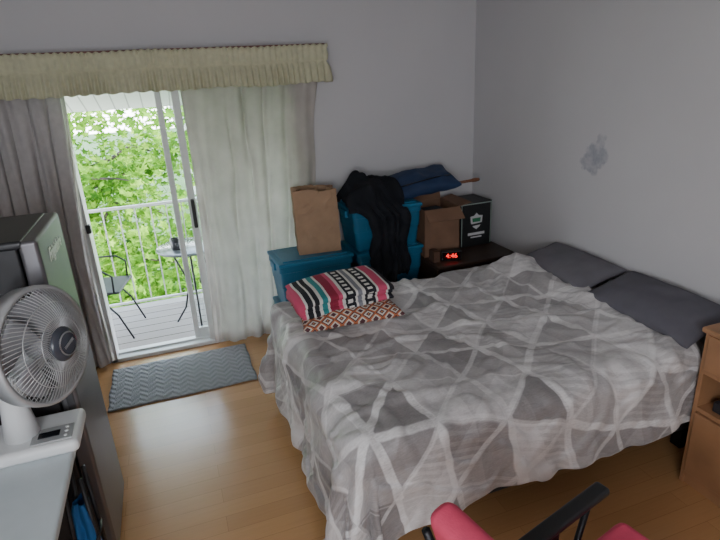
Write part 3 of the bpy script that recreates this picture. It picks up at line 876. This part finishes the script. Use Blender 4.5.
for s in (-1, 1):
    tube("leg", [(.02, s*.20, .41), (.16, s*.20, .22), (.24, s*.20, .009)], .008, DARKMETAL, parent=pc)
    tube("leg", [(-.24, s*.19, .78), (-.18, s*.19, .42), (-.22, s*.19, .009)], .008, DARKMETAL, parent=pc)
    tube("armrest", [(-.20, s*.20, .60), (.10, s*.20, .60), (.17, s*.20, .55), (.16, s*.20, .41)], .008, DARKMETAL, parent=pc)
bm = bmesh.new()
for q in range(5): add_box(bm, (-.235, -.19, .50+q*.06), (-.215, .19, .53+q*.06), .003)
from_bm("backrest", bm, DARKMETAL, parent=pc)

# ---------------------------------------------------------------- outside world
GR = M("grass", (.04, .10, .015), .9, var=.3, scale=2)
o = box("lawn", (-40, 5.6, -3.4), (40, 70, -3.12), GR); tag(o, "green lawn below the balcony", "lawn")
hs = thing("house", (6.0, 22, -3.1), "pale sided neighbouring house across the lawn", "house")
HSM = NT("siding"); c = HSM.coords(); x, y, z = HSM.sep(c)
m = HSM.math('LESS_THAN', HSM.math('FRACT', HSM.math('MULTIPLY', z, 5.0)), .12)
HSM.link(HSM.mix(m, (.46, .47, .48), (.30, .30, .32)), HSM.b.inputs["Base Color"])
box("body", (-5, 0, 0), (5, 7, 3.6), HSM.m, parent=hs)
bm = bmesh.new()
vs = [bm.verts.new(p) for p in ((-5.4, -.5, 3.5), (5.4, -.5, 3.5), (5.4, 7.5, 3.5), (-5.4, 7.5, 3.5), (-5.4, 3.5, 5.4), (5.4, 3.5, 5.4))]
for f in ((0, 1, 5, 4), (2, 3, 4, 5), (0, 4, 3), (1, 2, 5), (0, 3, 2, 1)): bm.faces.new([vs[i] for i in f])
from_bm("roof", bm, M("shingles", (.16, .15, .15), .9), parent=hs)
for wx in (-.4, 2.6):
    box("window", (wx, -.05, 1.6), (wx+.9, .02, 2.7), M("window_dark", (.10, .11, .13), .1), parent=hs)

def leafmat(nm, k=1.0):
    L = NT(nm); c = L.coords()
    cl = L.ramp(L.noise(c, 2.0, 5, .75), [(.34, (.02*k, .07*k, .006)), (.46, (.07*k, .18*k, .014)), (.56, (.18*k, .35*k, .03)), (.70, (.42*k, .60*k, .09))], 'LINEAR')
    L.link(cl, L.b.inputs["Base Color"]); L.b.inputs["Roughness"].default_value = .7; L.b.inputs["Specular IOR Level"].default_value = .05
    tr = L.node("ShaderNodeBsdfTranslucent"); L.link(cl, tr.inputs[0])
    mx = L.node("ShaderNodeMixShader"); mx.inputs[0].default_value = .45
    L.link(L.b.outputs[0], mx.inputs[1]); L.link(tr.outputs[0], mx.inputs[2]); L.link(mx.outputs[0], L.o.inputs[0])
    return L.m
LEAF = leafmat("maple_leaf")
BARK = M("bark", (.04, .03, .022), .9, bump=.6, bscale=30)
leaf = []
for k in range(10):
    a = 2*pi*k/10; r = 1.0 if k % 2 == 0 else .5
    leaf.append(Vector((r*math.cos(a), r*math.sin(a), 0)))
def foliage(cent, per, smin, smax, mat, parent, cond):
    vs, fs = [], []
    for cc_, rad in cent:
        for _ in range(per):
            p = cc_ + Vector((random.gauss(0, rad), random.gauss(0, rad*.8), random.gauss(0, rad*.4)))
            if not cond(p): continue
            s = random.uniform(smin, smax)
            E = Euler((random.gauss(0, .6)+.5, random.gauss(0, .5), random.uniform(0, 6.3))).to_matrix()
            b = len(vs)
            vs += [tuple(p + E @ (l*s)) for l in leaf]; fs.append(tuple(range(b, b+10)))
    me = bpy.data.meshes.new("foliage"); me.from_pydata(vs, [], fs)
    link("foliage", me, mat, parent=parent)
tree = thing("maple_tree", (-1.6, 8.4, -3.1), "leafy green maple tree beyond the balcony railing", "tree")
tube("trunk", [(0, 0, 0), (.05, 0, 1.6), (.0, .1, 3.2), (.15, .1, 4.6), (.1, .1, 6.2)], [.2, .16, .13, .09, .04], BARK, 12, parent=tree)
tips = []
for k in range(22):
    a = random.uniform(-.9, 1.0) if k < 10 else random.uniform(0, 2*pi); z0 = random.uniform(1.3, 5.2); L = random.uniform(1.6, 2.8)
    p = [(.05, .05, z0)]
    for i in range(1, 6):
        p.append((L*i/5*math.cos(a)+random.uniform(-.12, .12), L*i/5*math.sin(a)*.8+random.uniform(-.12, .12), z0+.6*i/5*random.uniform(.2, 1.3)))
    tube("branch", p, [.045, .034, .026, .018, .012, .007], BARK, 7, parent=tree)
    tips += p[1:]
cent = [(Vector(p), .40) for p in tips]
for _ in range(80):
    q = Vector((random.uniform(-1.6, 3.4), random.uniform(-1.8, 2.0), random.uniform(1.2, 6.8)))
    if -.35 < q.x-1.6 < .6 and 2.4 < q.z < 4.0 and random.random() < .75: continue
    cent.append((q, .38))
foliage(cent, 80, .045, .085, LEAF, tree, lambda p: p.y > -2.6 and p.z > .4)

# ---------------------------------------------------------------- lights
w = bpy.data.worlds.new("World"); S.world = w; w.use_nodes = True
nt_ = w.node_tree; bg = nt_.nodes["Background"]
tc = nt_.nodes.new("ShaderNodeTexCoord"); sp = nt_.nodes.new("ShaderNodeSeparateXYZ"); nt_.links.new(tc.outputs["Generated"], sp.inputs[0])
rp = nt_.nodes.new("ShaderNodeValToRGB"); nt_.links.new(sp.outputs[2], rp.inputs[0])
rp.color_ramp.elements[0].position = 0; rp.color_ramp.elements[0].color = (.95, .97, 1, 1)
rp.color_ramp.elements[1].position = .7; rp.color_ramp.elements[1].color = (.55, .72, 1, 1)
nt_.links.new(rp.outputs[0], bg.inputs[0]); bg.inputs[1].default_value = 15.0

sl = bpy.data.lights.new("sun", 'SUN'); sl.energy = 12; sl.angle = .02; sl.color = (1, .95, .85)
so = bpy.data.objects.new("sun", sl); so.rotation_euler = (math.radians(38), math.radians(-18), 0); COL.objects.link(so)
al = bpy.data.lights.new("window_light", 'AREA'); al.shape = 'RECTANGLE'; al.size = 1.4; al.size_y = 1.2; al.energy = 92; al.color = (.90, .94, 1)
ao = bpy.data.objects.new("window_light", al); ao.location = (-.3, YF+.06, 1.6); ao.rotation_euler = (math.radians(80), 0, math.radians(-14)); COL.objects.link(ao)
pl = bpy.data.lights.new("door_portal", 'AREA'); pl.shape = 'RECTANGLE'; pl.size = DX1-DX0; pl.size_y = DZ; pl.cycles.is_portal = True
po = bpy.data.objects.new("door_portal", pl); po.location = ((DX0+DX1)/2, YB+T+.02, DZ/2); po.rotation_euler = (-pi/2, 0, 0); COL.objects.link(po)

# ---------------------------------------------------------------- camera
psi, th, rho = math.radians(19), math.radians(20), math.radians(3)
F = Vector((math.sin(psi)*math.cos(th), math.cos(psi)*math.cos(th), -math.sin(th)))
R0 = Vector((math.cos(psi), -math.sin(psi), 0)); U0 = R0.cross(F)
Rv = R0*math.cos(rho)-U0*math.sin(rho); Uv = R0*math.sin(rho)+U0*math.cos(rho)
cam = bpy.data.cameras.new("camera"); cam.sensor_width = 36; cam.lens = 27; cam.clip_start = .02; cam.clip_end = 200
cob = bpy.data.objects.new("camera", cam); COL.objects.link(cob)
m4 = Matrix((Rv, Uv, -F)).transposed().to_4x4(); m4.translation = (0, 0, 1.9)
cob.matrix_world = m4
S.camera = cob
